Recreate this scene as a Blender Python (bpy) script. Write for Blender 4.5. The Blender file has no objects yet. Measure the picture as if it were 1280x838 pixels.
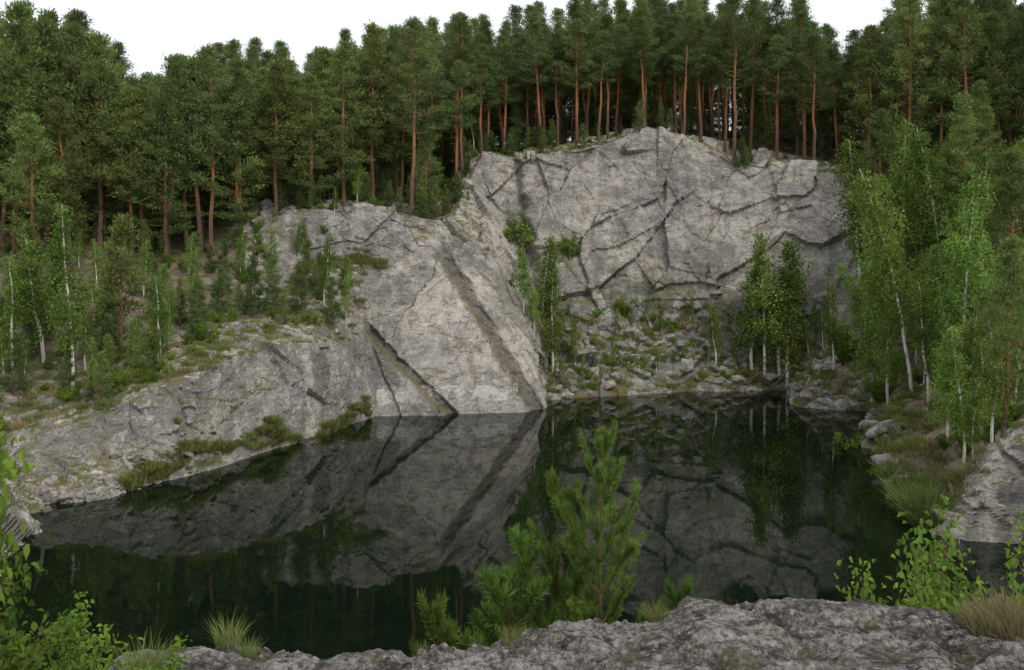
import bpy, math, numpy as np
from mathutils import Vector, Quaternion
from mathutils.bvhtree import BVHTree
rng=np.random.default_rng(7)
sc=bpy.context.scene
# ---------------------------------------------------------------- noise
def _h(ix,iy,iz,seed):
    with np.errstate(over='ignore'):
        n=(ix.astype(np.int64)*374761393+iy.astype(np.int64)*668265263+iz.astype(np.int64)*2147483647+seed*974634777)&0xffffffff
        n=((n^(n>>13))*1274126177)&0xffffffff
        n=(n^(n>>16))
    return (n&0xffffff)/float(0xffffff)
def vnoise(p,seed=0):
    i=np.floor(p).astype(np.int64); f=p-i; f=f*f*(3-2*f)
    x,y,z=i[:,0],i[:,1],i[:,2]; r=0
    for dx in (0,1):
        for dy in (0,1):
            for dz in (0,1):
                w=(f[:,0] if dx else 1-f[:,0])*(f[:,1] if dy else 1-f[:,1])*(f[:,2] if dz else 1-f[:,2])
                r=r+w*_h(x+dx,y+dy,z+dz,seed)
    return r*2-1
def fbm(p,scale,octv=4,seed=0,gain=.5):
    a=1.;s=0;q=np.asarray(p)*scale;n=0
    for o in range(octv):
        s=s+a*vnoise(q,seed+o*17);n+=a;a*=gain;q=q*2.03+11.7
    return s/n
def facets(p,size,seed,amp,tilt,stretch=2.2,ang=35.):
    """broken-rock facets: every cell is a tilted plane; returns displacement and edge closeness"""
    a=math.radians(ang);c,s=math.cos(a),math.sin(a)
    q=np.stack([(p[:,0]*c+p[:,2]*s)/stretch,p[:,1]*.9,(-p[:,0]*s+p[:,2]*c)],1)/size
    q=q+0.12*np.stack([vnoise(q*1.3+5,seed+1),vnoise(q*1.3+9,seed+2),vnoise(q*1.3+13,seed+3)],1)
    base=np.floor(q).astype(np.int64)
    N=len(q);f1=np.full(N,1e9);f2=np.full(N,1e9);val=np.zeros(N)
    for dx in (-1,0,1):
        for dy in (-1,0,1):
            for dz in (-1,0,1):
                cx,cy,cz=base[:,0]+dx,base[:,1]+dy,base[:,2]+dz
                o=np.stack([_h(cx,cy,cz,seed+k) for k in (11,12,13)],1)
                d=q-(np.stack([cx,cy,cz],1)+o)
                dd=(d**2).sum(1)
                g=np.stack([_h(cx,cy,cz,seed+k)-.5 for k in (21,22,23)],1)*2
                v=(_h(cx,cy,cz,seed+31)-.5)*2*amp+(d*g).sum(1)*tilt
                m=dd<f1
                f2=np.where(m,f1,np.minimum(f2,dd)); val=np.where(m,v,val); f1=np.where(m,dd,f1)
    e=np.sqrt(f2)-np.sqrt(f1)
    return val,e
def sst(x,a,b):
    t=np.clip((x-a)/(b-a),0,1);return t*t*(3-2*t)
# ---------------------------------------------------------------- mesh helpers
def quadmesh(name,V,F,mats,MI=None,attrs=None,smooth=False):
    V=np.asarray(V,dtype=np.float32);F=np.asarray(F,dtype=np.int32)
    me=bpy.data.meshes.new(name)
    me.vertices.add(len(V));me.vertices.foreach_set('co',V.ravel())
    me.loops.add(F.size);me.loops.foreach_set('vertex_index',F.ravel())
    me.polygons.add(len(F));me.polygons.foreach_set('loop_start',np.arange(0,F.size,4,dtype=np.int32))
    for m in mats: me.materials.append(m)
    if MI is not None: me.polygons.foreach_set('material_index',np.asarray(MI,dtype=np.int32))
    me.polygons.foreach_set('use_smooth',np.full(len(F),smooth))
    me.update(calc_edges=True)
    for k,a in (attrs or {}).items():
        at=me.attributes.new(k,'FLOAT','POINT');at.data.foreach_set('value',np.asarray(a,dtype=np.float32))
    return me
def obj(name,me,parent=None,loc=(0,0,0),rot=0,scale=(1,1,1),tilt=(0,0)):
    o=bpy.data.objects.new(name,me);sc.collection.objects.link(o)
    o.location=loc;o.rotation_euler=(tilt[0],tilt[1],rot);o.scale=scale
    if parent: o.parent=parent
    return o
def nrm(v): return v/np.maximum(np.linalg.norm(v,axis=-1,keepdims=True),1e-9)
class Bld:
    def __init__(s): s.V=[];s.F=[];s.M=[];s.T=[];s.n=0
    def add(s,V,F,m,t):
        V=np.asarray(V);F=np.asarray(F);s.V.append(V);s.F.append(F+s.n);s.M.append(np.full(len(F),m))
        s.T.append(np.broadcast_to(np.asarray(t,dtype=float),(len(V),)));s.n+=len(V)
    def tube(s,P,R,m=0,n=6,t=.5):
        P=np.asarray(P,float);k=len(P);T=nrm(np.gradient(P,axis=0))
        up=np.array([0.,0,1.]) if abs(T[0,2])<.9 else np.array([1.,0,0])
        A=nrm(np.cross(T,up));B=np.cross(T,A);th=np.arange(n)*2*math.pi/n
        R=np.broadcast_to(np.asarray(R,float),(k,))
        V=P[:,None]+R[:,None,None]*(np.cos(th)[None,:,None]*A[:,None]+np.sin(th)[None,:,None]*B[:,None])
        i=np.arange(k-1)[:,None]*n;j=np.arange(n)[None];j2=(j+1)%n
        F=np.stack([i+j,i+j2,i+n+j2,i+n+j],-1).reshape(-1,4)
        s.add(V.reshape(-1,3),F,m,t)
    def leaves(s,C,D,L,W,m,t,g):
        n=len(C);D=nrm(D);S=nrm(np.cross(D,g.normal(size=(n,3))))
        L=np.broadcast_to(L,(n,))[:,None];W=np.broadcast_to(W,(n,))[:,None]
        V=np.stack([C,C+D*L*.45+S*W*.5,C+D*L,C+D*L*.45-S*W*.5],1).reshape(-1,3)
        F=np.arange(4*n).reshape(-1,4)
        s.add(V,F,m,np.repeat(np.broadcast_to(t,(n,)),4))
    def leaves6(s,C,D,L,W,m,t,g,fold=.25):
        n=len(C);D=nrm(D);U=np.array([0,0,1.])+g.normal(size=(n,3))*.45
        S=nrm(np.cross(D,U));N=np.cross(S,D)
        L=np.broadcast_to(L,(n,))[:,None];W=np.broadcast_to(W,(n,))[:,None]
        a=C;b=C+D*L;l1=C+D*L*.28+S*W*.5+N*W*fold;l2=C+D*L*.62+S*W*.42+N*W*fold
        r1=C+D*L*.28-S*W*.5+N*W*fold;r2=C+D*L*.62-S*W*.42+N*W*fold
        V=np.stack([a,l1,l2,b,r2,r1],1).reshape(-1,3);k=np.arange(n)[:,None]*6
        F=np.concatenate([k+np.array([0,1,2,3]),k+np.array([0,3,4,5])])
        s.add(V,F,m,np.repeat(np.broadcast_to(t,(n,)),6))
    def mesh(s,name,mats):
        return quadmesh(name,np.concatenate(s.V),np.concatenate(s.F),mats,np.concatenate(s.M),{'tint':np.concatenate(s.T)})
# ---------------------------------------------------------------- material helpers
class N:
    def __init__(s,name):
        s.mat=bpy.data.materials.new(name);s.mat.use_nodes=True;s.t=s.mat.node_tree;s.t.nodes.clear()
        s.out=s.t.nodes.new('ShaderNodeOutputMaterial')
    def node(s,ty,**kw):
        n=s.t.nodes.new(ty)
        for k,v in kw.items(): setattr(n,k,v)
        return n
    def set(s,sock,v):
        if isinstance(v,bpy.types.NodeSocket): s.t.links.new(v,sock)
        elif isinstance(v,(tuple,list)): sock.default_value=(*v,1) if len(v)==3 and sock.type=='RGBA' else v
        else: sock.default_value=v
    def coord(s,scale=(1,1,1),rot=(0,0,0)):
        c=s.node('ShaderNodeTexCoord');m=s.node('ShaderNodeMapping');s.t.links.new(c.outputs['Object'],m.inputs[0])
        m.inputs['Scale'].default_value=scale;m.inputs['Rotation'].default_value=rot;return m.outputs[0]
    def noise(s,sc_,det=6,vec=None,rough=.55,dist=0):
        n=s.node('ShaderNodeTexNoise');s.set(n.inputs['Scale'],sc_);s.set(n.inputs['Detail'],det);s.set(n.inputs['Roughness'],rough);s.set(n.inputs['Distortion'],dist)
        s.t.links.new(vec if vec else s.coord(),n.inputs['Vector']);return n.outputs['Fac']
    def ramp(s,v,a,b,x=0.,y=1.):
        n=s.node('ShaderNodeMapRange');n.interpolation_type='SMOOTHSTEP'
        s.set(n.inputs[0],v);s.set(n.inputs[1],a);s.set(n.inputs[2],b);s.set(n.inputs[3],x);s.set(n.inputs[4],y);return n.outputs[0]
    def mix(s,f,a,b,mode='MIX'):
        n=s.node('ShaderNodeMix',data_type='RGBA',blend_type=mode);s.set(n.inputs[0],f);s.set(n.inputs[6],a);s.set(n.inputs[7],b);return n.outputs[2]
    def m(s,op,a,b=0.):
        n=s.node('ShaderNodeMath',operation=op);s.set(n.inputs[0],a);s.set(n.inputs[1],b);return n.outputs[0]
    def attr(s,name):
        n=s.node('ShaderNodeAttribute');n.attribute_name=name;return n.outputs['Fac']
    def bump(s,h,st,dist,prev=None):
        n=s.node('ShaderNodeBump');s.set(n.inputs['Height'],h);s.set(n.inputs['Strength'],st);s.set(n.inputs['Distance'],dist)
        if prev: s.t.links.new(prev,n.inputs['Normal'])
        return n.outputs[0]
    def princ(s,col,rough=.9,normal=None,spec=.3):
        n=s.node('ShaderNodeBsdfPrincipled');s.set(n.inputs['Base Color'],col);s.set(n.inputs['Roughness'],rough)
        s.set(n.inputs['Specular IOR Level'],spec)
        if normal: s.t.links.new(normal,n.inputs['Normal'])
        s.t.links.new(n.outputs[0],s.out.inputs[0]);return n
    def diff(s,col,normal=None):
        n=s.node('ShaderNodeBsdfDiffuse');s.set(n.inputs[0],col);s.set(n.inputs[1],.5)
        if normal: s.t.links.new(normal,n.inputs['Normal'])
        s.t.links.new(n.outputs[0],s.out.inputs[0]);return n
def leafmat(name,dark,lite,trans=.35,spread=.25):
    n=N(name);t=n.attr('tint');oi=n.node('ShaderNodeObjectInfo')
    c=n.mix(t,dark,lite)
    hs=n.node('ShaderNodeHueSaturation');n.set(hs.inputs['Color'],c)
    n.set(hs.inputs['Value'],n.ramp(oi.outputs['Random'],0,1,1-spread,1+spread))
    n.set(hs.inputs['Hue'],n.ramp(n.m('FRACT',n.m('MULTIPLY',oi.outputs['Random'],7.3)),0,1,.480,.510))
    d=n.node('ShaderNodeBsdfDiffuse');n.set(d.inputs[0],hs.outputs[0])
    tr=n.node('ShaderNodeBsdfTranslucent');n.set(tr.inputs[0],hs.outputs[0])
    mx=n.node('ShaderNodeMixShader');n.set(mx.inputs[0],trans);n.t.links.new(d.outputs[0],mx.inputs[1]);n.t.links.new(tr.outputs[0],mx.inputs[2])
    n.t.links.new(mx.outputs[0],n.out.inputs[0]);return n.mat
M_needle=leafmat('pine_needles',(.050,.085,.033),(.170,.230,.080),.3)
M_needleE=leafmat('edge_pine_needles',(.070,.110,.038),(.215,.280,.088),.3)
M_needleY=leafmat('young_pine_needles',(.055,.115,.025),(.20,.32,.07),.4)
M_birch=leafmat('birch_leaves',(.090,.155,.035),(.27,.38,.09),.45)
M_bush=leafmat('bush_leaves',(.07,.14,.025),(.22,.33,.055),.45)
M_aspen=leafmat('aspen_leaves',(.040,.095,.02),(.17,.27,.05),.4)
M_grass=leafmat('grass_blades',(.09,.13,.035),(.26,.28,.10),.35)
M_reed=leafmat('reed_blades',(.07,.12,.035),(.19,.25,.08),.35)
M_dry=leafmat('dry_grass_blades',(.16,.14,.07),(.32,.28,.15),.3)
def barkmat(name,a,b,c,z0,z1,sc_=6):
    n=N(name);g=n.node('ShaderNodeTexCoord');sp=n.node('ShaderNodeSeparateXYZ');n.t.links.new(g.outputs['Object'],sp.inputs[0])
    k=n.mix(n.ramp(sp.outputs[2],z0,z1),a,b);v=n.coord((1,1,.35))
    nz=n.noise(sc_,2,v);k=n.mix(n.ramp(nz,.5,.72),k,c)
    n.diff(k);return n.mat
M_pbark=barkmat('pine_bark',(.15,.10,.075),(.36,.18,.095),(.09,.055,.04),1.5,6)
M_bbark=barkmat('birch_bark',(.50,.48,.44),(.68,.66,.61),(.05,.045,.04),0.3,2.,4)
M_twig=barkmat('twig_bark',(.10,.07,.045),(.14,.09,.05),(.06,.04,.03),0,2,12)
# --- terrain / cliff  (broad tone variation comes from vertex attributes, fine grain from noise)
n=N('quarry_ground')
w=n.coord()
n1=n.attr('tone');mp=n.attr('mosspatch');sm=n.attr('smoothface')
n2=n.noise(1.3,7,w,.68);st=n.noise(1.0,5,n.coord((1.1,1.1,.12)),.62,.4)
bed=n.noise(1.0,5,n.coord((.5,.7,1.9),(0,math.radians(38),0)),.66,.8)
fine=n.noise(7,4,w,.75)
c=n.mix(n.ramp(n1,.28,.72),(.225,.222,.215),(.43,.405,.36))
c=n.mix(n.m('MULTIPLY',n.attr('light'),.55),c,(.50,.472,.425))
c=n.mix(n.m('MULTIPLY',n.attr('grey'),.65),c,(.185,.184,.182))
c=n.mix(n.m('MULTIPLY',n.ramp(bed,.50,.64),.42),c,(.165,.158,.148))
c=n.mix(n.m('MULTIPLY',n.ramp(st,.52,.66),.6),c,(.16,.145,.122))
c=n.mix(n.m('MULTIPLY',n.ramp(st,.46,.33),.45),c,(.55,.52,.465))
c=n.mix(n.m('MULTIPLY',n.ramp(n2,.52,.62),.55),c,(.145,.138,.125))
c=n.mix(n.m('MULTIPLY',n.ramp(n2,.45,.36),.42),c,(.56,.53,.475))
c=n.mix(n.m('MULTIPLY',n.ramp(fine,.51,.66),.5),c,(.12,.113,.10))
c=n.mix(n.m('MULTIPLY',n.ramp(fine,.45,.35),.32),c,(.60,.57,.52))
c=n.mix(n.m('MULTIPLY',n.m('MULTIPLY',n.attr('crack'),n.ramp(n2,.35,.55)),.55),c,(.10,.09,.078))
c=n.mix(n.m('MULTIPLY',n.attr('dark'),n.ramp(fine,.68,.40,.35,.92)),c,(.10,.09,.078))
c=n.mix(n.m('MULTIPLY',n.attr('paint'),n.ramp(n2,.48,.54)),c,(.60,.59,.57))
geo=n.node('ShaderNodeNewGeometry');sp=n.node('ShaderNodeSeparateXYZ');n.t.links.new(geo.outputs['Normal'],sp.inputs[0])
mossf=n.m('MULTIPLY',n.ramp(sp.outputs[2],.52,.84),n.ramp(n2,.38,.52))
moss=n.mix(n.ramp(bed,.4,.62),(.080,.095,.032),(.155,.135,.068))
c=n.mix(mossf,c,moss)
lowm=n.m('MULTIPLY',n.attr('moss'),n.ramp(n.m('ADD',mp,n.m('MULTIPLY',n.m('SUBTRACT',n2,.5),.9)),.44,.58))
c=n.mix(lowm,c,moss)
soil=n.mix(n.ramp(n2,.38,.62),(.23,.19,.15),(.12,.095,.07))
soil=n.mix(n.ramp(n.m('ADD',mp,n.m('MULTIPLY',n.m('SUBTRACT',n2,.5),.8)),.48,.60),soil,(.095,.115,.045))
soil=n.mix(n.m('MULTIPLY',n.ramp(fine,.5,.7),.5),soil,(.29,.265,.22))
soil=n.mix(n.attr('forest'),soil,n.mix(n.ramp(n2,.4,.6),(.06,.07,.025),(.09,.065,.04)))
rk=n.ramp(n.m('ADD',n.attr('rock'),n.m('MULTIPLY',n.m('SUBTRACT',n2,.5),1.2)),.42,.58)
c=n.mix(rk,soil,c)
hb=n.m('ADD',n.m('ADD',n2,n.m('MULTIPLY',bed,.6)),n.m('MULTIPLY',fine,.30))
b=n.bump(n.m('MULTIPLY',hb,n.ramp(sm,0,1,1,.6)),.85,.34)
n.diff(c,b);M_ground=n.mat
# --- near ledge rock
n=N('ledge_rock');w=n.coord();s1=n.coord((1.2,5.5,3),(0,0,math.radians(-14)))
a1=n.noise(1.9,8,s1,.75,.5);a2=n.noise(2.4,7,w,.7);a3=n.noise(22,5,w,.78)
c=n.mix(n.ramp(a2,.40,.58),(.16,.15,.142),(.36,.34,.32))
c=n.mix(n.m('MULTIPLY',n.ramp(a1,.52,.59),.85),c,(.075,.068,.062))
c=n.mix(n.m('MULTIPLY',n.ramp(a1,.45,.36),.65),c,(.50,.48,.46))
c=n.mix(n.m('MULTIPLY',n.ramp(a3,.50,.58),.75),c,(.06,.055,.05))
c=n.mix(n.m('MULTIPLY',n.ramp(a3,.46,.38),.6),c,(.58,.56,.54))
c=n.mix(n.m('MULTIPLY',n.attr('crev'),.8),c,(.05,.045,.035))
c=n.mix(n.m('MULTIPLY',n.ramp(n.noise(3.1,5,w,.7),.56,.62),.6),c,(.15,.145,.065))
hb=n.m('ADD',n.m('MULTIPLY',a1,1.3),n.m('ADD',a2,n.m('MULTIPLY',a3,.3)))
b=n.bump(hb,1.,.14)
n.diff(c,b);M_ledge=n.mat
n=N('boulder_rock');w=n.coord();a2=n.noise(2.2,5,w,.65)
oi=n.node('ShaderNodeObjectInfo')
c=n.mix(n.ramp(a2,.38,.62),(.16,.156,.148),(.37,.35,.315));c=n.mix(n.m('MULTIPLY',n.ramp(oi.outputs['Random'],0,1),.55),c,(.15,.14,.115))
n.diff(c,n.bump(a2,.7,.1));M_boulder=n.mat
# --- water
n=N('lake_water');w=n.coord((1,.6,1))
b=n.bump(n.noise(.9,2,w,.5),.07,.03);b=n.bump(n.noise(5,1,w,.5),.05,.005,b)
p=n.princ((.003,.0068,.0035),.018,b,.5);n.set(p.inputs['IOR'],1.40);M_water=n.mat
# ---------------------------------------------------------------- terrain control survey
# site survey from the viewing rock: (bearing tangent*1000, elevation tangent*1000, distance m)
EYE=10.0
def S(a,e,d): return (a/1000*d,d,EYE+e/1000*d)
def q(px,py,d): return S(px-640,330-py,d)
K=[]
def col(pts,rw,ms,outz=(2.,10,34)): K.append((pts,rw,ms,outz))
col([(-10,14,0),(-13,12,3),(-17,9,6),(-22,6,9)],[.6,.3,.2,0],.3,(0,0,0))
col([(-14,22,0),(-18,21,2.5),(-24,20,6),(-32,19,10)],[.8,.4,.2,0],.3,(1,3,6))
col([(-16.7,27.8,0),(-19.5,28.5,2),(-27,31,5.5),(-38,34,10)],[1,.5,.2,0],.2)
col([q(60,638,32.5),q(20,552,35.4),q(0,470,42),q(-40,310,54)],[1,1,.40,.1],.1)
col([q(130,622,34.2),q(120,526,36.8),q(110,460,43),q(90,310,56)],[1,1,.5,.1],.1)
col([q(180,608,36),q(185,494,38.0),q(190,430,45),q(200,325,56)],[1,1,.55,.3],.15)
col([q(250,590,38.5),q(255,466,40.1),q(270,402,48),q(285,318,58)],[1,1,.6,.4],.2)
col([q(340,562,43.1),q(335,435,45.0),q(340,370,54),q(358,266,60)],[1,1,.7,1],.15)
col([q(400,545,46.5),q(400,430,48.4),q(398,322,59.0),q(405,262,60.2)],[1,1,.8,1],.1)
col([q(455,524,51.5),q(445,426,53.4),q(452,322,59.8),q(455,262,61)],[1,1,.9,1],.05)
col([q(480,521,52.2),q(470,415,54),q(490,322,59.6),q(505,268,61)],[1,1,1,1],0)
col([q(565,518,53.2),q(552,440,54.2),q(545,360,57),q(545,275,61)],[1,1,1,1],0)
col([q(672,512,54.5),q(645,430,57),q(605,330,61),q(575,255,65)],[1,1,1,1],0)
col([q(690,500,58.8),q(690,420,65),q(640,320,69),q(592,196,71)],[.9,.9,1,1],.7)
col([q(735,497,60),q(735,420,66),q(690,300,69.5),q(652,196,71.5)],[.7,.8,1,1],1.)
col([q(790,493,61.3),q(800,405,67.5),q(770,300,70),q(720,184,72)],[.7,1,1,1],1.)
col([q(850,490,62.5),q(860,400,67.5),q(850,300,69.5),q(800,166,72.5)],[.7,1,1,1],1.)
col([q(930,490,62.8),q(930,420,66),q(940,320,68),q(920,194,71)],[.7,1,1,1],.9)
col([q(985,490,62.5),q(1010,440,65.5),q(1035,330,66.5),q(1050,212,68)],[.7,1,1,1],.8)
col([q(1000,508,56),q(1075,440,58),q(1110,330,62),q(1135,240,66)],[.8,.4,.3,.1],.8)
col([q(1080,517,53.5),q(1120,450,55),q(1180,330,58),q(1230,220,62)],[.8,.4,.2,.1],.7)
col([q(1085,560,43.5),q(1150,490,46),q(1240,360,52),q(1330,230,60)],[.6,.3,.1,0],.8)
col([q(1115,610,35.7),q(1180,520,40),q(1300,400,46),q(1430,250,54)],[.5,.3,.1,0],.8)
col([q(1140,650,31.2),q(1190,600,33),q(1330,430,40),q(1500,270,50)],[.7,.6,.2,0],.4)
col([q(1184,668,29.6),q(1240,552,30.6),q(1400,450,36),q(1600,300,44)],[1,1,.5,0],.0)
col([(19,28.3,0),(20,29,3.1),(28,30,6),(38,31,10)],[1,1,.3,0],.0)
col([(18,20,0),(22,19,3),(27,18,6),(36,17,9.5)],[.6,.5,.2,0],.3,(1,3,6))
col([(13,13,0),(15,11,3),(18,8,6),(24,4,9)],[.6,.5,.2,0],.3,(0,0,0))
col([(5,9.5,0),(5.2,7.8,3.0),(5.6,6.4,5.4),(6,-2,7.0)],[1,1,.6,0],.2,(0,0,0))
col([(-4,10,0),(-3.8,8,3),(-3.6,6.4,5.3),(-4,-2,7.0)],[1,1,.6,0],.2,(0,0,0))
NK=len(K);CEN=np.array([2.,40.])
ctrl=np.zeros((NK,9,3));RW=np.zeros((NK,9));MS=np.zeros((NK,9));FO=np.zeros((NK,9))
for i,(pts,rw,ms,oz) in enumerate(K):
    sh=np.array(pts[0]);cr=np.array(pts[3]);rad=cr[:2]-CEN;rad/=np.linalg.norm(rad)
    ctrl[i,0]=(*CEN,-9);ctrl[i,1]=(*(CEN+(sh[:2]-CEN)*.86),-4)
    for k in range(4): ctrl[i,2+k]=pts[k]
    for k,(dd,zz) in enumerate(zip((12,60,320),oz)): ctrl[i,6+k]=(*(cr[:2]+rad*dd),cr[2]+zz)
    RW[i]=[1,1,*rw,0,0,0];MS[i]=[0,0,ms,ms*.8,.12 if ms>.5 else 0,.1,0,0,0];FO[i]=[0,0,0,0,0,.3,1,1,1]
def crom(A,u):
    u=np.asarray(u)%NK;i=np.floor(u).astype(int);t=(u-i).reshape((-1,)+(1,)*(A.ndim-1))
    p0,p1,p2,p3=A[(i-1)%NK],A[i%NK],A[(i+1)%NK],A[(i+2)%NK]
    m1=(p2-p0)*.32;m2=(p3-p1)*.32
    return (2*t**3-3*t**2+1)*p1+(t**3-2*t**2+t)*m1+(-2*t**3+3*t**2)*p2+(t**3-t**2)*m2
us=[]
for k in range(NK):
    nsub=64 if 9<=k<=12 else (48 if 3<=k<=18 else (24 if k in(2,19,20,21,22,23,24) else 10))
    us+=list(k+np.arange(nsub)/nsub)
us=np.array(us)
rows=[]
for k,nn in enumerate([2,4,44,50,66,20,10,4]): rows+=list(k+np.arange(nn)/nn)
rows.append(8.);rows=np.array(rows)
def rowint(A,v):
    j=np.minimum(np.floor(v).astype(int),7);t=(v-j)
    return A[:,j]*(1-t).reshape(1,-1,*(1,)*(A.ndim-2))+A[:,j+1]*t.reshape(1,-1,*(1,)*(A.ndim-2))
G=rowint(crom(ctrl,us),rows);Rk=rowint(crom(RW,us),rows);Ms=rowint(crom(MS,us),rows);Fo=rowint(crom(FO,us),rows)
nu,nv=G.shape[:2]
# smoothed normals so that displacement does not fold at the profile kinks
du=np.roll(G,-2,0)-np.roll(G,2,0);dv=np.gradient(G,axis=1)
NN=nrm(np.cross(du,dv))
for _ in range(5):
    M_=NN.copy();M_[:,1:-1]=(NN[:,:-2]+2*NN[:,1:-1]+NN[:,2:]);M_=M_+.5*(np.roll(NN,1,0)+np.roll(NN,-1,0));NN=nrm(M_)
P=G.reshape(-1,3);Nn=NN.reshape(-1,3)
UU=np.repeat(us,nv);VV=np.tile(rows,nu)
rk=np.clip(Rk.reshape(-1),0,1);ms=Ms.reshape(-1);fo=Fo.reshape(-1)
d1,e1=facets(P,3.8,101,.34,.85,1.9,36);d2,e2=facets(P,1.3,202,.10,.28,2.4,-38);d3,e3=facets(P,.5,303,.035,.10,1.8,20)
d0,e0=facets(P,6.5,505,.30,.8,1.5,60)
slab=sst(UU,9.05,9.5)*(1-sst(UU,12.25,12.6))*sst(VV,1.6,2.)*(1-sst(P[:,2],10.2,11.6))
leftw=sst(UU,3.0,5.0)*(1-sst(UU,9.1,9.5))*(1-sst(VV,2.9,3.6))
leftu=sst(UU,2.5,4.5)*(1-sst(UU,9.1,9.5))*sst(VV,2.9,3.2)*(1-sst(VV,3.8,4.0))
block=sst(UU,6.5,7.)*(1-sst(UU,10.1,10.5))*sst(VV,3.85,4.0)*(1-sst(VV,4.95,5.05))
bigwall=((P[:,2]>7)&(P[:,1]>62)).astype(float)
f=(1-.8*slab)*(1-.6*block)
disp=rk*((d1*(1-.6*leftw)*(1-.65*leftu)+d0*bigwall*.7)*f+d2*f*(1-.6*bigwall)*(1-.4*leftw)+d3*(1-.5*slab)*(1-.45*bigwall)+(.11-.05*slab)*fbm(P,.9,5,5))+(1-rk)*(.35*fbm(P,.35,5,9)+.12*fbm(P,1.6,3,19))
crack=.45*np.exp(-(e1/.02)**2)*(fbm(P,.3,3,77)>.05)*(1-slab)
dark=np.zeros(len(P));light=np.zeros(len(P));grey=np.zeros(len(P))
front=(P[:,1]>47)&(P[:,1]<80)&(np.abs(P[:,0])<32)
w1=fbm(P,.7,4,51);w2=fbm(P,.7,4,52)
def seg(a,b,wob=.25):
    a=np.array(a);b=np.array(b);X=np.stack([P[:,0]+w1*wob,P[:,2]+w2*wob],1);d=b-a;L=np.linalg.norm(d);d=d/L
    t=((X-a)@d)/L;s=(X-a)@np.array([-d[1],d[0]])
    o=np.maximum(0,np.maximum(-t,t-1))*L
    return s,o,t
P2=P+Nn*(disp*np.clip((P[:,2]+6)/5,0,1))[:,None]
s1,o1,_=seg((-11.6,6.6),(-4.0,-.3),.35);s2,o2,_=seg((-5.3,10.4),(1.3,-.1),.4);s3,o3,_=seg((-8.3,5.0),(-5.2,10.3),.7)
A_=53.2+.13*(P[:,0]+4)+.50*P[:,2]
Y=A_+.0
Y=np.where(s2>0,A_+.60+.48*s2,Y)
Y=np.where((s3>0)&(s2<0),A_+.26+.40*s3,Y)
Y=np.where(s1<0,np.minimum(Y,A_-.55+.40*(-s1)),Y)
lip=lambda s,c,w_: np.exp(-((s-c)/w_)**4)
rg=1+.9*fbm(P,1.8,4,95)
Y=Y+.40*lip(s2,.35,.45)*rg+.38*lip(s1,.15,.28)*rg
s4,o4,_=seg((-9.2,3.6),(-7.6,.2),.3);Y+=.18*lip(s4,0,.12)
s5,o5,_=seg((-3.2,10.5),(2.6,2.6),.4);Y=np.where(s5>0,Y+.35+.5*s5,Y)
# minor joints splitting the light slab
for a,b in [((-7.2,4.2),(-4.2,7.4)),((-5.6,1.4),(-3.2,5.6)),((-5.8,8.2),(-3.9,4.2)),((-6.8,3.0),(-2.2,2.2))]:
    s_,o_,_=seg(a,b,.5);Y+=.07/(1+np.exp(np.clip(-s_/.03,-40,40)))*np.exp(-(o_/.5)**2)*np.exp(-np.maximum(s_,0)/1.)
    crack=np.maximum(crack,slab*.35*np.exp(-(s_/.05)**2)*np.exp(-(o_/.4)**2))
P2[:,1]+=slab*(Y+.10*fbm(P,1.1,5,97)-(P[:,1]))
dark=np.maximum(dark,slab*np.maximum(lip(s2,.35,.50),lip(s1,.12,.34)))  # s1 band paints overhang shadow into the rock colour; s2 band is dark rock
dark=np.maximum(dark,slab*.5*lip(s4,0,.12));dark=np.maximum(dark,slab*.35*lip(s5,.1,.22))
mott=.75+.5*fbm(P,.5,4,98)
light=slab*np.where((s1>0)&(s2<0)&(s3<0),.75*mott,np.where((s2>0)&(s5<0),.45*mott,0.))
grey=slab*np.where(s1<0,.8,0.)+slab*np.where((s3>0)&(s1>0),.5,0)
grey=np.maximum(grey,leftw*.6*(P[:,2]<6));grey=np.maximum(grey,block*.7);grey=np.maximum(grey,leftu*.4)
smf=np.maximum(slab*.7,bigwall*.4)
bw=((P[:,1]>62)&front).astype(float)
Z2=np.zeros(len(P))
for a,b,wd,stp in [((3.5,11.),(16,19.),.09,.20),((7.5,15.5),(13.,9.5),.07,.16),((12,8.),(17,16.),.07,.16),
      ((17,9.),(24,16.),.09,.22),((20,8.),(24,12.),.07,.15),((5,14),(9,18.5),.08,.18),((11,18.5),(16,13),.07,.14),((14,6.5),(18,11.5),.07,.15),((-2.6,17.5),(3,9.5),.1,.4)]:
    s,o,t=seg(a,b,1.0);edge_=1/(1+np.exp(np.clip(-s/.04,-40,40)))
    brk=sst(fbm(P,.35,3,int(a[0]*7)),-.2,.2)
    Z2-=stp*edge_*np.exp(-np.maximum(s,0)/2.0)*np.exp(-(o/.9)**2)*bw*brk
    crack=np.maximum(crack,np.exp(-(s/wd)**2)*np.exp(-(o/.5)**2)*bw*.45*brk)
s,o,t=seg((.2,18.5),(2.6,4.),.6);g=np.exp(-(s/.55)**2)*np.exp(-(o/1.)**2)*bw;Z2-=-1.2*g
P2[:,1]+=Z2
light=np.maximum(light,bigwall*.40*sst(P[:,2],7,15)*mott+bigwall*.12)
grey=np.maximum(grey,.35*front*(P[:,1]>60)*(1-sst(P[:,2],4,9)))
paint=((P[:,2]>.75)&(P[:,2]<1.75)&(P[:,0]>-9)&(P[:,0]<.4)&(P[:,1]>50)&(P[:,1]<58)).astype(float)*.6
paint=np.maximum(paint,np.exp(-(((P[:,0]+12.6)/1.)**2+((P[:,2]-2.6)/.8)**2)**2)*.4*(P[:,1]<54))
shore=np.exp(-((P[:,2]-.35)/.45)**2)*(UU>4.2)*(UU<9.3);ms=np.maximum(ms,shore*.9)
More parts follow.
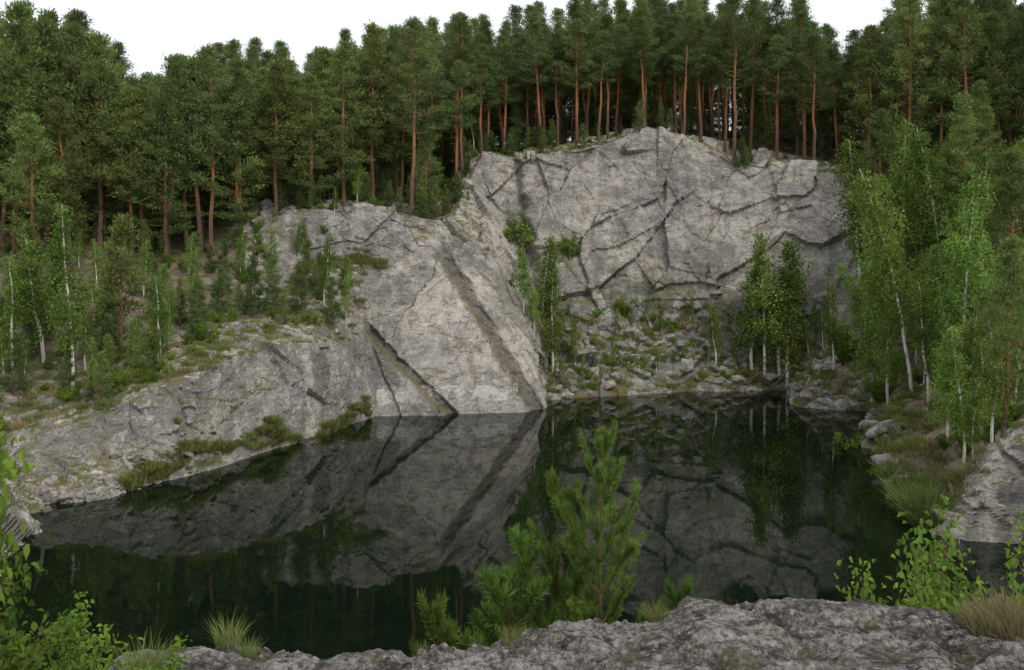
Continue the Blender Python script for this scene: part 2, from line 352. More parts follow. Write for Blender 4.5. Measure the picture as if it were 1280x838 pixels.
ms=np.maximum(ms,((UU>7.2)&(UU<9.9)).astype(float)*np.exp(-((VV-3.93)/.07)**2))
far=(fo>.99);P2[far]=P[far]+(P2[far]-P[far])*.3
crack*=rk
tone=.5+.5*np.clip(fbm(P,.28,5,140)*1.7,-1,1);mpatch=.5+.5*np.clip(fbm(P,.75,5,150)*1.3,-1,1)
i=np.arange(nu)[:,None];j=np.arange(nv-1)[None];i2=(i+1)%nu
F=np.stack([i*nv+j,i2*nv+j,i2*nv+j+1,i*nv+j+1],-1).reshape(-1,4)
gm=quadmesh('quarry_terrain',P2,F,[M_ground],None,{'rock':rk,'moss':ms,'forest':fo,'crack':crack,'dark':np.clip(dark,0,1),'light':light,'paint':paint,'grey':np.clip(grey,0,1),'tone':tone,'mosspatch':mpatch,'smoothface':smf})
terrain=obj('quarry_terrain',gm)
bvh=BVHTree.FromPolygons([tuple(v) for v in P2.tolist()],F.tolist())
def ground(x,y):
    h=bvh.ray_cast(Vector((x,y,90)),Vector((0,0,-1)));return h[0].z if h[0] else 0.
def surf(u,v):
    g=crom(ctrl,[u])[0];j=min(int(v),7);t=v-j;return g[j]*(1-t)+g[j+1]*t
V=[(-34,4,0),(38,4,0),(38,80,0),(-34,80,0)]
obj('lake_water',quadmesh('lake_water',V,[[0,1,2,3]],[M_water]))
# ---------------------------------------------------------------- near rock ledge
ex=np.array([-5,-3.2,-2.5,-2.06,-1.64,-1.3,-.96,-.45,0,.3,.75,1.19,1.62,2.1,2.63,3.16,4,6]);ey=np.array([3.2,3.8,4.3,4.62,4.78,4.72,4.62,4.72,4.86,5.04,5.10,5.30,5.38,5.28,5.18,5.06,4.9,4.3])
xs=np.linspace(-5,6,760);E=np.interp(xs,ex,ey)
E=E+.10*fbm(np.stack([xs*2.6,0*xs,0*xs],1),1,6,3,.6)
ta=np.linspace(-5,3.2,14)
L=[]
for a in ta: L.append(np.stack([xs,np.full_like(xs,a),np.zeros_like(xs)],1))
for a in np.linspace(0,1,160)[1:]: L.append(np.stack([xs,3.2+(np.maximum(E,3.3)-3.2)*a,np.full_like(xs,-.05*a**8)],1))
for a in np.linspace(0,1,50)[1:]: L.append(np.stack([xs,np.maximum(E,3.3)+.06*math.sqrt(a)+.9*a**1.3,np.full_like(xs,-.05-3.4*a**1.15)],1))
LG=np.array(L).transpose(1,0,2);lu,lv=LG.shape[:2];Q=LG.reshape(-1,3).copy()
c14,s14=math.cos(.24),math.sin(.24)
qs=np.stack([(Q[:,0]*c14-Q[:,1]*s14)*1.1,(Q[:,0]*s14+Q[:,1]*c14)*3.6,Q[:,2]*3],1)
rv=np.abs(fbm(qs,1.,6,61,.6));rid=np.minimum(rv*5,1.)
rv2=np.abs(fbm(Q,1.5,6,68,.6));rid2=np.minimum(rv2*6,1.)
hz=.12*fbm(Q,.8,3,69)+.06*rid+.05*rid2+.06*fbm(qs,1.6,5,72,.6)+.03*fbm(Q,6,5,64,.65)
crev=np.maximum(np.exp(-(rv/.035)**2)*.9,np.exp(-(rv2/.03)**2)*.8)*(fbm(Q,1.1,3,88)>-.2)
steep=(LG[...,2]<-.06).reshape(-1)
Q[:,2]+=7.72+hz;Q[:,1]+=np.where(steep,.14*fbm(Q,2.,4,66),0)
Q[:,2]-=np.clip((-1.4-Q[:,0])*.05,0,1)
i=np.arange(lu-1)[:,None];j=np.arange(lv-1)[None]
F=np.stack([i*lv+j,(i+1)*lv+j,(i+1)*lv+j+1,i*lv+j+1],-1).reshape(-1,4)
obj('rock_ledge',quadmesh('rock_ledge',Q,F,[M_ledge],None,{'crev':crev}))
lbvh=BVHTree.FromPolygons([tuple(v) for v in Q.tolist()],F.tolist())
def lground(x,y):
    h=lbvh.ray_cast(Vector((x,y,60)),Vector((0,0,-1)));return max(h[0].z if h[0] else 0.,ground(x,y))
# ---------------------------------------------------------------- plants
def make_pine(name,H,cs,maxL,nb,seed,ncl=8,nn=24,nl=.30,nw=.06,r0=.15,mat=None,ang0=0,spread=.2):
    g=np.random.default_rng(seed);b=Bld();k=12;zz=np.linspace(0,H,k)
    wob=np.cumsum(g.normal(size=(k,2))*.07*H/16,0);wob-=wob[0]
    tp=np.column_stack([wob,zz]);tr=r0*(1-zz/H)**.75+.012;tr[0]*=1.35
    b.tube(tp,tr,0,6)
    CC=[];OO=[];TT=[]
    for i in range(nb):
        t=((i+g.random())/nb);z=H*(cs+(1-cs)*t*.985);az=g.random()*6.283
        o=np.array([np.interp(z,zz,wob[:,0]),np.interp(z,zz,wob[:,1]),z])
        L=(maxL*(1-t)**.72*(.62+.38*min(1,t*4))*g.uniform(.45,1.2)+.22)
        el=math.radians(ang0+6+52*t**1.3+g.normal()*9);d=np.array([math.cos(az)*math.cos(el),math.sin(az)*math.cos(el),math.sin(el)])
        s=np.linspace(0,1,5)[:,None];pts=o+d*L*s+np.array([0,0,1])*(s**2*.16*L-s*(1-s)*.25*L*(1-t))
        b.tube(pts,np.linspace(.014+.022*L/maxL*(r0/.17),.006,5),0,3)
        side=np.array([-math.sin(az),math.cos(az),0]);m=max(3,int(ncl*(.45+.55*L/maxL)))
        for c_ in range(m):
            u=g.uniform(.30,1) if c_>0 else 1.
            pp=np.array([np.interp(u,s[:,0],pts[:,x]) for x in range(3)])+side*g.normal()*.24*L*(1.15-u)+np.array([0,0,g.uniform(-.03,.12)])
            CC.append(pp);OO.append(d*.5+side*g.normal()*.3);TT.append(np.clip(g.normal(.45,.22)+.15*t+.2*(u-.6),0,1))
    for i in range(int(8*cs*2)):
        z=H*cs*g.uniform(.45,1);az=g.random()*6.283;L=g.uniform(.3,1.1)
        o=np.array([np.interp(z,zz,wob[:,0]),np.interp(z,zz,wob[:,1]),z]);d=np.array([math.cos(az),math.sin(az),-.15])
        b.tube([o,o+d*L*.5,o+d*L],[.02,.014,.005],0,3)
    CC=np.repeat(np.array(CC),nn,0);OO=np.repeat(np.array(OO),nn,0);TT=np.repeat(np.array(TT),nn)
    n_=len(CC);off=g.normal(size=(n_,3))*np.array([spread,spread,spread*.5])
    D=OO+np.array([0,0,.45])+g.normal(size=(n_,3))*.55+off*1.5
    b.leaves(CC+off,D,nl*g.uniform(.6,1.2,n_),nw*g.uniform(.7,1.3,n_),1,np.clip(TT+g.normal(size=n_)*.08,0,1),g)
    return b.mesh(name,[M_pbark,mat or M_needle]),H
def make_birch(name,H,seed,nb=46,nlv=190,wid=1.5,leaf=.16,lean=.5,cs=.24,mat=None,bark=None,r0=.08,dens=1.):
    g=np.random.default_rng(seed);b=Bld();k=10;zz=np.linspace(0,H,k)
    bx=g.normal()*lean;by=g.normal()*lean;wob=np.stack([bx*(zz/H)**1.6,by*(zz/H)**1.6],1)+np.cumsum(g.normal(size=(k,2))*.04,0)
    wob-=wob[0];b.tube(np.column_stack([wob,zz]),r0*(1-zz/H)**.7+.010,0,6)
    C=[];T=[]
    for i in range(nb):
        t=(i+g.random())/nb;z=H*(cs+(1-cs)*t*.97);az=g.random()*6.283
        L=wid*(1-t)**.6*(.5+.5*min(1,t*3.5))*g.uniform(.4,1.3)+.25
        o=np.array([np.interp(z,zz,wob[:,0]),np.interp(z,zz,wob[:,1]),z]);el=math.radians(g.uniform(25,60))
        d=np.array([math.cos(az)*math.cos(el),math.sin(az)*math.cos(el),math.sin(el)])
        s=np.linspace(0,1,6);pts=o+d*L*s[:,None]-np.array([0,0,1])*(s[:,None]**2.4*.6*L)
        b.tube(pts,np.linspace(.016,.004,6),2,3)
        m=int(nlv*dens*(L/wid)*g.uniform(.6,1.2));ncl=max(2,int(m/14));cu=g.uniform(.3,1.05,ncl)
        cc=np.stack([np.interp(cu,s,pts[:,x]) for x in range(3)],1)+g.normal(size=(ncl,3))*np.array([.2,.2,.18])*L
        idx=g.integers(0,ncl,m);pp=cc[idx]+g.normal(size=(m,3))*np.array([.15,.15,.19])
        pp[:,2]-=np.abs(g.normal(size=m))*.10
        C.append(pp);T.append(np.clip(g.normal(.45,.15)+g.normal(size=ncl)[idx]*.15+g.normal(size=m)*.08,0,1))
    C=np.concatenate(C);T=np.concatenate(T);n_=len(C);D=g.normal(size=(n_,3))*.8+np.array([0,0,-.4])
    b.leaves(C,D,leaf*g.uniform(.7,1.25,n_),leaf*.75*g.uniform(.7,1.2,n_),1,T,g)
    return b.mesh(name,[bark or M_bbark,mat or M_birch,M_twig]),H
def make_bush(name,H,R,seed,stems=14,leaf=.08,m=200,mat=None,big=False,low=.3):
    g=np.random.default_rng(seed);b=Bld();C=[];T=[]
    for i in range(stems):
        az=g.random()*6.283;sp=g.uniform(.1,1)*R;h=H*g.uniform(.55,1)*(1-.3*sp/R)
        s=np.linspace(0,1,6)[:,None];pts=np.array([math.cos(az)*.08,math.sin(az)*.08,0])*1.+np.concatenate([math.cos(az)*sp*s**1.3,math.sin(az)*sp*s**1.3,h*s],1)+np.cumsum(g.normal(size=(6,3))*.02*H,0)*s
        b.tube(pts,np.linspace(.006*H+.003,.002,6),0,4)
        for k in range(7):
            u=g.uniform(low,1);o=np.array([np.interp(u,s[:,0],pts[:,x]) for x in range(3)]);d=nrm(g.normal(size=3)+np.array([0,0,.6]));L=g.uniform(.15,.35)*H*.6
            b.tube([o,o+d*L*.5,o+d*L+np.array([0,0,-.02])],[.004*H,.003,.0015],0,3)
            mm=max(4,int(m/7));uu=g.uniform(.1,1.1,mm)[:,None];C.append(o+d*L*uu+g.normal(size=(mm,3))*.035*H);T.append(np.clip(g.normal(.5,.18)+g.normal(size=mm)*.12,0,1))
    C=np.concatenate(C);T=np.concatenate(T);n_=len(C);D=g.normal(size=(n_,3))*.8+np.array([0,0,-.15])
    if big: b.leaves6(C,D,leaf*g.uniform(.7,1.25,n_),leaf*.72*g.uniform(.8,1.1,n_),1,T,g)
    else: b.leaves(C,D,leaf*g.uniform(.7,1.25,n_),leaf*.7*g.uniform(.7,1.2,n_),1,T,g)
    return b.mesh(name,[M_twig,mat or M_bush]),H
def make_grass(name,H,R,nbl,seed,mat,w=.012):
    g=np.random.default_rng(seed);b=Bld();r=R*np.sqrt(g.random(nbl));a=g.random(nbl)*6.283
    C=np.stack([r*np.cos(a),r*np.sin(a),np.full(nbl,-.02)],1);D=np.stack([np.cos(a)*r/R*.35,np.sin(a)*r/R*.35,np.ones(nbl)],1)+g.normal(size=(nbl,3))*.18
    D=nrm(D);S_=nrm(np.cross(D,g.normal(size=(nbl,3))));L=(H*g.uniform(.5,1.1,nbl))[:,None]
    dr=np.stack([D[:,0],D[:,1],0*D[:,0]],1)
    p0=C;p1=C+D*L*.55;p2=C+D*L+dr*L*.4-np.array([0,0,.06])*L
    V=np.stack([p0-S_*w/2,p0+S_*w/2,p1+S_*w*.4,p1-S_*w*.4,p2+S_*w*.08,p2-S_*w*.08],1).reshape(-1,3)
    k=np.arange(nbl)[:,None]*6;F=np.concatenate([k+np.array([0,1,2,3]),k+np.array([3,2,4,5])])
    b.add(V,F,0,np.repeat(g.random(nbl),6));return b.mesh(name,[mat]),H
tall=[make_pine('pine_a',15,.47,2.3,62,1),make_pine('pine_b',16,.52,2.2,56,2),make_pine('pine_c',14,.43,2.6,64,3),make_pine('pine_d',15.5,.55,2.1,50,4)]
edge=[make_pine('pine_e',14,.14,2.9,84,5,8,24,.32,.07,.15,M_needleE),make_pine('pine_f',13,.24,2.7,76,6,8,24,.32,.07,.15,M_needleE),make_pine('pine_h2',12,.34,2.8,68,16,8,24,.32,.07,.15,M_needleE)]
small=[make_pine('pine_g',6,.06,1.35,56,7,6,20,.24,.055,.07,M_needleE,10,.13),make_pine('pine_h',5,.04,1.2,48,8,6,20,.22,.055,.06,None,14,.13)]
birch=[make_birch('birch_a',9,11,42,170),make_birch('birch_b',8,12,36,150,1.3),make_birch('birch_c',10,13,46,180,1.7,lean=.9,cs=.3),make_birch('birch_d',7,14,32,120,1.0,.14,.4,.25)]
bush=[make_bush('bush_a',2.,1.1,21,leaf=.11,m=150),make_bush('bush_b',1.6,1.2,22,16,.10,140),make_bush('bush_c',1.8,1.,23,12,.11,140,M_birch)]
grass=[make_grass('grass_a',.45,.5,110,31,M_grass,.035),make_grass('grass_b',.35,.5,110,32,M_dry,.035)]
reed=make_grass('reed_a',1.7,.35,120,33,M_reed,.035)
def empty(name):
    o=bpy.data.objects.new(name,None);sc.collection.objects.link(o);return o
def inst(pr,x,y,s=1.,name='tree',parent=None,sink=.1,tilt=.03,sz=None,gz=None):
    z=ground(x,y) if gz is None else gz
    return obj(name,pr[0],parent,(x,y,z-sink),rng.random()*6.283,(s,s,sz or s),(rng.normal()*tilt,rng.normal()*tilt))
forest=empty('pine_forest');pts=[]
tries=0
def stand_top(a): return np.interp(a,[-.75,-.60,-.51,-.48,-.455,-.43,-.36,-.25,-.15,-.05,.05,.2,.36,.42,.46,.6],[.30,.32,.305,.250,.232,.25,.275,.27,.295,.305,.325,.335,.33,.262,.33,.37])
while tries<7000 and len(pts)<460:
    tries+=1;u=rng.uniform(1.5,25.5);d=rng.uniform(.8,32)
    c=surf(u,5.0);r=c[:2]-CEN;r/=np.linalg.norm(r);p=c[:2]+r*d
    if abs(p[0])>.70*p[1]+5: continue
    md=2.0+.035*d
    if all((p[0]-a[0])**2+(p[1]-a[1])**2>md*md for a in pts):
        a=p[0]/p[1];pts.append((p[0],p[1]))
        isedge=(d<7 and (u<11 or u>18.3) and rng.random()<.6) or rng.random()<.06
        pr=edge[rng.integers(3)] if isedge else tall[rng.integers(4)]
        z=ground(p[0],p[1])
        hh=(EYE+stand_top(a)*p[1]-z)*rng.uniform(.76,1.05)
        s=np.clip(hh/pr[1],.55,1.5);wd=.5+.5*min(s,1.1)
        inst(pr,p[0],p[1],wd,'tree',forest,.1,.02,s)
# rows with low crowns deep in the stand close the view through it
bk=empty('distant_forest');n0=0;bp=[]
for k in range(1500):
    u=rng.uniform(3.5,23.5);d=rng.uniform(22,44);c=surf(u,5.0);r=c[:2]-CEN;r/=np.linalg.norm(r);p=c[:2]+r*d
    if abs(p[0])>.68*p[1]: continue
    if (u<11 or u>19.5) and d<34: continue
    if not all((p[0]-a[0])**2+(p[1]-a[1])**2>3.1**2 for a in bp): continue
    bp.append((p[0],p[1]));a=p[0]/p[1];z=ground(p[0],p[1]);hh=(EYE+stand_top(a)*p[1]-z)*rng.uniform(.62,.84);pr=edge[0];s=np.clip(hh/pr[1],.6,1.6)
    inst(pr,p[0],p[1],1.1,'tree',bk,1.2,.02,s);n0+=1
print('forest',len(pts),n0)
und=empty('forest_undergrowth')
for k in range(300):
    u=rng.uniform(2,25);d=rng.uniform(.1,1)**1.2*30;c=surf(u,5.0);r=c[:2]-CEN;r/=np.linalg.norm(r);p=c[:2]+r*d
    if abs(p[0])>.72*p[1]+3: continue
    pr=[small[0],small[1],bush[0],small[1],birch[3]][rng.integers(5)]
    if 12.5<u<18.7 and d<4: pr=[bush[2],small[1]][rng.integers(2)];s=rng.uniform(.3,.55)
    else: s=rng.uniform(.5,.95)
    inst(pr,p[0],p[1],s,'shrub',und)
def hero(px,top,d,pr,name,wx=1.,sink=.1,tilt=.02,gz=None):
    x=(px-640)/1000*d;z=ground(x,d) if gz is None else gz;tz=EYE+(330-top)/1000*d;s=(tz-z+sink)/pr[1]
    if s<.12: s=.12
    w_=s*wx;return obj(name,pr[0],None,(x,d,z-sink),rng.random()*6.28,(w_,w_,s),(rng.normal()*tilt,rng.normal()*tilt))
for px,top,d,pr in [(62,30,56,edge[1]),(20,15,55,edge[1]),(120,50,58,edge[2]),(165,115,57,edge[2]),(210,75,57.5,tall[2]),(250,80,59,edge[2]),(300,90,59.5,tall[2]),(345,90,62,edge[2]),(375,100,64,edge[2]),(470,55,66,tall[2]),(425,85,65,edge[1]),
       (530,150,63.5,edge[1]),(500,110,65,edge[2]),(697,45,74.5,tall[2]),(610,60,74,tall[0]),(845,50,75.5,tall[1]),(1005,55,72,tall[1]),(90,130,53,edge[1]),(40,150,51,edge[2]),
       (150,280,44,small[0]),(38,290,45,small[0]),(318,325,49.5,small[1]),(462,180,64.5,small[0]),(1100,140,64,edge[1]),(1205,120,58,edge[0]),(1265,195,45,edge[1])]:
    hero(px,top,d,pr,'pine_tree')
for px,top,d,pr,wx in [(90,255,40,birch[1],.8),(200,340,42,birch[3],.9),(236,290,54,birch[3],1.),(405,292,53.5,birch[3],.9),(15,320,42,birch[3],1),(55,290,43,birch[3],1.1),(125,300,45,birch[1],.8),(180,300,50,birch[3],1.1),
      (655,310,60.5,birch[1],1.1),(690,340,61.5,birch[1],1.1),(678,295,61.8,birch[1],1.),(640,340,64,birch[3],1.4),(668,360,60.2,birch[3],1.4),(955,290,63.4,birch[0],1.),(975,300,63.6,birch[1],1.2),(985,335,63.,birch[3],1.2),(940,330,64,birch[3],1.2),(895,375,64.5,birch[3],1),(1042,345,57,birch[3],.8),
      (1075,175,62,birch[1],.9),(1125,150,60,birch[0],.85),(1140,200,46,birch[2],.85),(1110,215,52,birch[0],.9),(1170,225,44,birch[2],.85),(1205,250,40,birch[0],.9),(1180,150,56,birch[2],.9),(1240,290,42,birch[3],1.),(1090,330,54,birch[3],1.),(1160,350,42,birch[3],1.),(1225,190,52,birch[0],.9),(1275,270,46,birch[2],.85),(1255,360,38,birch[1],1.),(1215,390,37,birch[3],1.1),(1110,380,49,birch[3],1.1),(1150,150,60,birch[2],.9),(1250,150,56,birch[2],.9),(1268,300,36,birch[2],.8)]:
    hero(px,top,d,pr,'birch_tree',wx)
for px,top,d,pr,wx in [(226,483,39.,bush[0],1),(210,500,39.2,bush[1],1),(240,510,39.4,bush[1],1),(222,520,38.2,bush[0],1.),(335,490,44,bush[0],.7),(270,440,46,bush[2],1.2),(755,440,64,bush[1],1),(1225,492,37,bush[0],.7),(1068,537,44,bush[1],1),(1105,575,36.8,bush[1],1),(1180,540,36,bush[0],1),(1055,400,57.5,bush[0],1.),
      (1120,440,52,bush[0],1.4),(1150,455,47,bush[2],1.4),(1190,450,43,bush[1],1.5),(1240,450,40,bush[0],1.5),(65,595,34.5,bush[1],.7),(130,570,36,bush[2],.6),(1100,470,50,bush[0],1.3),(1205,500,38,bush[0],1.2),(1130,490,46,bush[1],1.4),(1130,530,42,bush[0],1.4),(1155,520,41,bush[2],1.4),(1200,530,37,bush[1],1.3),(1105,530,46,bush[1],1.3)]:
    hero(px,top,d,pr,'leafy_bush',wx)
for px,top,d,pr,wx in [(650,262,69.6,bush[2],1.2),(600,285,64,bush[0],1.2),(585,240,66,small[1],1.2),(575,255,65.3,bush[2],1.2),(712,288,69,bush[2],1.2),(705,300,69,birch[3],1.),(640,355,66.5,bush[0],1.3),(625,330,66,bush[2],1.),(760,335,69,bush[1],1.),(705,375,67,bush[0],1.2),(720,395,66.5,bush[2],1.),(495,385,57,bush[1],.8),(1030,395,66,bush[2],1.2),(780,370,68,bush[0],1.3),(835,395,67.5,bush[1],1.3),(745,385,67,bush[1],1.4),(610,320,63,bush[1],1.2),(400,375,54,bush[0],1.1),(375,360,55,small[1],1.),(300,355,50,small[0],1.)]:
    hero(px,top,d,pr,'cliff_shrub',wx)
th=empty('birch_thicket')
for k in range(170):
    u=rng.uniform(18.9,24.2);v=rng.uniform(3.0,5.3)
    p=surf(u,v)
    if p[0]/p[1]<.425 or p[0]/p[1]>.72: continue
    r_=rng.random();pr=birch[rng.integers(4)] if r_<.62 else (edge[1] if r_<.68 else bush[rng.integers(3)])
    inst(pr,p[0],p[1],rng.uniform(.4,.85) if pr is not edge[1] else .6,'sapling',th)
sl=empty('slope_shrubs')
for k in range(240):
    u=rng.uniform(2.6,9.0);v=3.15+1.95*rng.random()**.8
    if u>6.9 and v>3.9 and rng.random()<.85: continue
    p=surf(u,v);r_=rng.random()
    pr=small[rng.integers(2)] if r_<.30 else (birch[3] if r_<.42 else bush[rng.integers(3)])
    s=rng.uniform(.2,.65) if pr in small else (rng.uniform(.25,.55) if pr is birch[3] else rng.uniform(.25,.6))
    inst(pr,p[0],p[1],s,'shrub',sl)
for k in range(170):
    u=rng.uniform(12.7,18.9);v=2.1+1.15*rng.random()
    p=surf(u,v);pr=[bush[0],bush[1],bush[2],bush[1],birch[3]][rng.integers(5)]
    inst(pr,p[0],p[1],rng.uniform(.15,.45),'shrub',sl)
for k in range(90):
    u=rng.uniform(7,19);p=surf(u,5.02+rng.random()*.2);inst([bush[2],small[1],small[0]][rng.integers(3)],p[0],p[1],rng.uniform(.2,.5),'shrub',sl)
gr=empty('grass')
for k in range(560):
    u=rng.uniform(2.4,9.3);v=3.05+2*rng.random()
    if u>6.9 and v>4.1: continue
    p=surf(u,v);inst(grass[int(rng.random()<.5)],p[0],p[1],rng.uniform(.4,.9),'tuft',gr,.02)
for k in range(420):
    u=rng.uniform(4.4,9.2);p=surf(u,2.03+.12*rng.random()**2);inst(grass[0],p[0],p[1],rng.uniform(.4,.85),'tuft',gr,.02)
for k in range(90):
    u=rng.uniform(7.4,9.8);p=surf(u,3.86+.12*rng.random());inst(grass[0],p[0],p[1],rng.uniform(.5,.9),'tuft',gr,.02)
for k in range(620):
    u=rng.uniform(12.6,24);v=2.05+.95*rng.random();p=surf(u,v);inst(grass[int(rng.random()<.4)],p[0],p[1],rng.uniform(.5,1.1),'tuft',gr,.02)
rd=empty('reeds')
for k in range(40):
    u=rng.uniform(22.5,23.5);p=surf(u,2.0+.16*rng.random());inst(reed,p[0],p[1],rng.uniform(.55,1.05),'reed',rd,.05)
def make_rock(name,seed):
    g=np.random.default_rng(seed);nn=22;th_=np.linspace(0,math.pi,nn);ph=np.arange(34)*2*math.pi/34
    T_,H_=np.meshgrid(th_,ph,indexing='ij');D=np.stack([np.sin(T_)*np.cos(H_),np.sin(T_)*np.sin(H_),np.cos(T_)],-1).reshape(-1,3)
    pl=nrm(g.normal(size=(16,3)));off=g.uniform(.55,.95,16);R=np.min(np.where(D@pl.T>.05,off/np.maximum(D@pl.T,.05),1.25),1)
    V=D*R[:,None]*np.array([1.,.8,.62])*(1+.05*fbm(D,3,4,seed))[:,None]
    i=np.arange(nn-1)[:,None]*34;j=np.arange(34)[None];j2=(j+1)%34
    return quadmesh(name,V,np.stack([i+j,i+34+j,i+34+j2,i+j2],-1).reshape(-1,4),[M_boulder])
rocks=[make_rock('boulder_%s'%c,s) for c,s in zip('abcd',(1,2,3,4))]
rb=empty('rubble_rocks')
def rock(u,v,s):
    p=surf(u,v);z=ground(p[0],p[1]);o=obj('boulder',rocks[rng.integers(4)],rb,(p[0],p[1],z-.15*s),rng.random()*6.28,(s,s,s*.9),(rng.normal()*.4,rng.normal()*.4))
for k in range(340): rock(rng.uniform(12.7,18.8),2.02+1.1*rng.random(),.12+.8*rng.random()**3)
for k in range(200): rock(rng.uniform(2.4,6.5),2.0+.5*rng.random()**2,.10+.30*rng.random()**3)
for k in range(140): rock(rng.uniform(18.8,24.5),2.0+.35*rng.random(),.15+.7*rng.random()**3)
for k in range(200): rock(rng.uniform(2.8,9),3.+1.6*rng.random(),.08+.25*rng.random()**3)
for a,b_ in [((17.0,60.9,.5),(20.3,63.2,1.7)),((19.8,60.8,.6),(22.5,62.5,2.6))]:
    bb=Bld();a=np.array(a);b_=np.array(b_);bb.tube([a,(a+b_)/2+np.array([0,0,.1]),b_],[.06,.05,.03],0,6);obj('fallen_log',bb.mesh('fallen_log',[M_twig]))
# ---------------------------------------------------------------- foreground young pines
def young_pine(name,H,seed,nw=9,brL=.9,needL=.055,dens=1.,crown=.15,nq=(4,7),sub=.9):
    g=np.random.default_rng(seed);b=Bld();k=10;zz=np.linspace(0,H,k);wob=np.cumsum(g.normal(size=(k,2))*.014,0);wob-=wob[0]
    b.tube(np.column_stack([wob,zz]),.028*(1-zz/H)**.8*H/3+.005,0,8);segs=[]
    def br(o,d,L,r,lv,frac0):
        s=np.linspace(0,1,5)[:,None];pts=o+d*L*s+np.array([0,0,1])*(s**2.2)*L*.35+np.cumsum(g.normal(size=(5,3))*.014*L,0)*s
        b.tube(pts,np.linspace(r,r*.4,5),0,4)
        for q_ in range(4):
            if (q_+1)/4>frac0: segs.append((pts[q_],pts[q_+1],lv))
        if lv<1:
            for u in (.5,.8):
                for sg in (-1,1):
                    if g.random()<sub:
                        oo=np.array([np.interp(u,s[:,0],pts[:,x]) for x in range(3)]);sd=nrm(np.cross(d,[0,0,1.]))*sg
                        br(oo,nrm(d*.8+sd*.65+np.array([0,0,.22])+g.normal(size=3)*.12),min(.22,L*.4)*g.uniform(.7,1.1)*(1.3-u*.5),r*.55,lv+1,.1)
    for wI in range(nw):
        t=(wI+.3)/nw;z=H*(crown+(1-crown)*t);L0=brL*(1-t)**.65+.08
        nbq=g.integers(*nq);a0=g.random()*6.28
        for q_ in range(nbq):
            az=a0+q_*6.283/nbq+g.normal()*.3;el=math.radians(4+46*t**1.4+g.normal()*8);d=np.array([math.cos(az)*math.cos(el),math.sin(az)*math.cos(el),math.sin(el)])
            o=np.array([np.interp(z,zz,wob[:,0]),np.interp(z,zz,wob[:,1]),z+g.normal()*.015])
            br(o,d,L0*g.uniform(.55,1.1),.009*(1-t)+.004,0,.4)
    segs.append((np.array([*wob[-1],H*.93]),np.array([*wob[-1],H]),1))
    A=np.array([s[0] for s in segs]);B_=np.array([s[1] for s in segs]);Ln=np.linalg.norm(B_-A,axis=1)
    cnt=np.maximum(4,(Ln*980*dens)).astype(int);idx=np.repeat(np.arange(len(A)),cnt);m=len(idx);u=g.random(m)[:,None]
    C=A[idx]+(B_-A)[idx]*u;ax=nrm(B_-A)[idx];D=ax*.8+nrm(g.normal(size=(m,3)))*.78+np.array([0,0,.12])
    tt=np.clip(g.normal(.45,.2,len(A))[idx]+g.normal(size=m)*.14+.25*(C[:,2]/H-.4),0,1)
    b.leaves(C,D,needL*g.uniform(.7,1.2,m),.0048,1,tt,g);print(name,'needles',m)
    return b.mesh(name,[M_twig,M_needleY]),H
yp1=young_pine('young_pine_a',3.2,71,11,.88,nq=(4,7),sub=.9);yp2=young_pine('young_pine_b',2.4,72,8,.74,dens=1.1);yp3=young_pine('young_pine_c',1.2,73,6,.42)
def fg(px,top,d,pr,name,wx=1.,gz=None,rot=0):
    x=(px-640)/1000*d;z=lground(x,d) if gz is None else gz;s=(EYE+(330-top)/1000*d-z)/pr[1];s=max(s,.1)
    obj(name,pr[0],None,(x,d,z-.02),rot,(s*wx,s*wx,s));print(name,px,'z',round(z,2),'s',round(s,2))
fg(748,546,6.3,yp1,'young_pine',.72,rot=.4);fg(700,612,6.6,yp2,'young_pine',.60,rot=2.);fg(662,672,6.4,yp2,'young_pine',.68,rot=4.)
fg(630,735,6.2,yp3,'young_pine',.9,rot=1.);fg(545,768,5.9,yp3,'young_pine',.5,rot=3.);fg(855,738,6.1,yp3,'young_pine',.5,rot=5.)
lb1=make_bush('aspen_bush',1.7,.55,81,28,.045,460,M_aspen,True)
lb2=make_bush('low_bush',.8,.42,82,16,.028,480,M_bush,True)
lb3=make_bush('willow_bush',1.1,.5,83,20,.034,320,leafmat('willow_leaves',(.08,.15,.03),(.24,.32,.06),.45),True)
obj('leafy_bush',lb1[0],None,(-2.50,3.25,7.35),1.3,(.80,.80,1.50));obj('leafy_bush',lb1[0],None,(-2.2,3.35,7.1),2.3,(.75,.75,.92))
obj('leafy_bush',lb2[0],None,(-2.10,3.8,7.5),1.);obj('leafy_bush',lb2[0],None,(-1.95,3.5,7.35),3.)
fg(1215,650,5.6,lb3,'leafy_bush',.6,rot=2.2);fg(1268,655,5.4,lb3,'leafy_bush',.6,rot=3.)
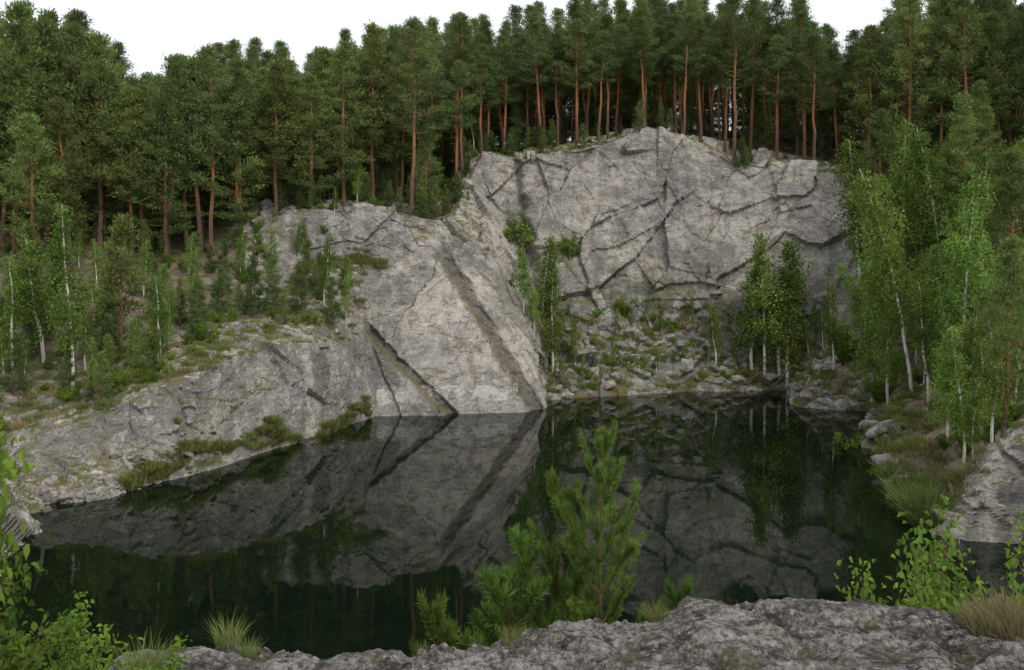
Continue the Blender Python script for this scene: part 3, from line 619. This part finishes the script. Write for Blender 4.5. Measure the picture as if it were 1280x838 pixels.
gdry=make_grass('dry_grass_tuft',.35,.16,420,91,M_dry,.005);ggrn=make_grass('green_grass_tuft',.28,.12,200,92,M_grass,.005)
ng=empty('ledge_grass')
for px,d,pr,s in [(1240,4.9,gdry,.7),(1275,4.8,gdry,.9),(1258,5.0,gdry,.7),(285,4.75,ggrn,.6),(310,4.7,ggrn,.4),(1215,5.0,ggrn,.6),(820,5.1,ggrn,.5),(640,4.8,ggrn,.45),(180,4.3,ggrn,.7)]:
    x=(px-640)/1000*d;obj('tuft',pr[0],ng,(x,d,lground(x,d)),px,(s,s,s))
# ---------------------------------------------------------------- light, sky, camera
w=bpy.data.worlds.new('World');sc.world=w;w.use_nodes=True;t=w.node_tree;t.nodes.clear()
az=math.radians(142);el=math.radians(45)
sk=t.nodes.new('ShaderNodeTexSky');sk.sky_type='NISHITA';sk.sun_disc=False;sk.sun_elevation=el;sk.sun_rotation=az;sk.dust_density=3.
mx=t.nodes.new('ShaderNodeMix');mx.data_type='RGBA';mx.inputs[0].default_value=.82;mx.inputs[7].default_value=(12.8,13.0,13.3,1)
t.links.new(sk.outputs[0],mx.inputs[6]);bg=t.nodes.new('ShaderNodeBackground');bg.inputs[1].default_value=.1
t.links.new(mx.outputs[2],bg.inputs[0]);o=t.nodes.new('ShaderNodeOutputWorld');t.links.new(bg.outputs[0],o.inputs[0])
ld=bpy.data.lights.new('sun','SUN');ld.energy=1.9;ld.angle=math.radians(20);ld.color=(1,.94,.85);lo=bpy.data.objects.new('sun',ld);sc.collection.objects.link(lo)
sd=Vector((math.sin(az)*math.cos(el),math.cos(az)*math.cos(el),math.sin(el)));lo.rotation_mode='QUATERNION';lo.rotation_quaternion=sd.to_track_quat('Z','Y');lo.location=(20,-20,40)
cd=bpy.data.cameras.new('camera');cam=bpy.data.objects.new('camera',cd);sc.collection.objects.link(cam);sc.camera=cam
cam.location=(0,0,EYE);cam.rotation_euler=(math.radians(90),0,0);cd.lens=28.125;cd.sensor_width=36;cd.shift_y=-89/1280;cd.clip_start=.1;cd.clip_end=900
sc.view_settings.view_transform='Standard';sc.view_settings.look='None';sc.view_settings.exposure=0
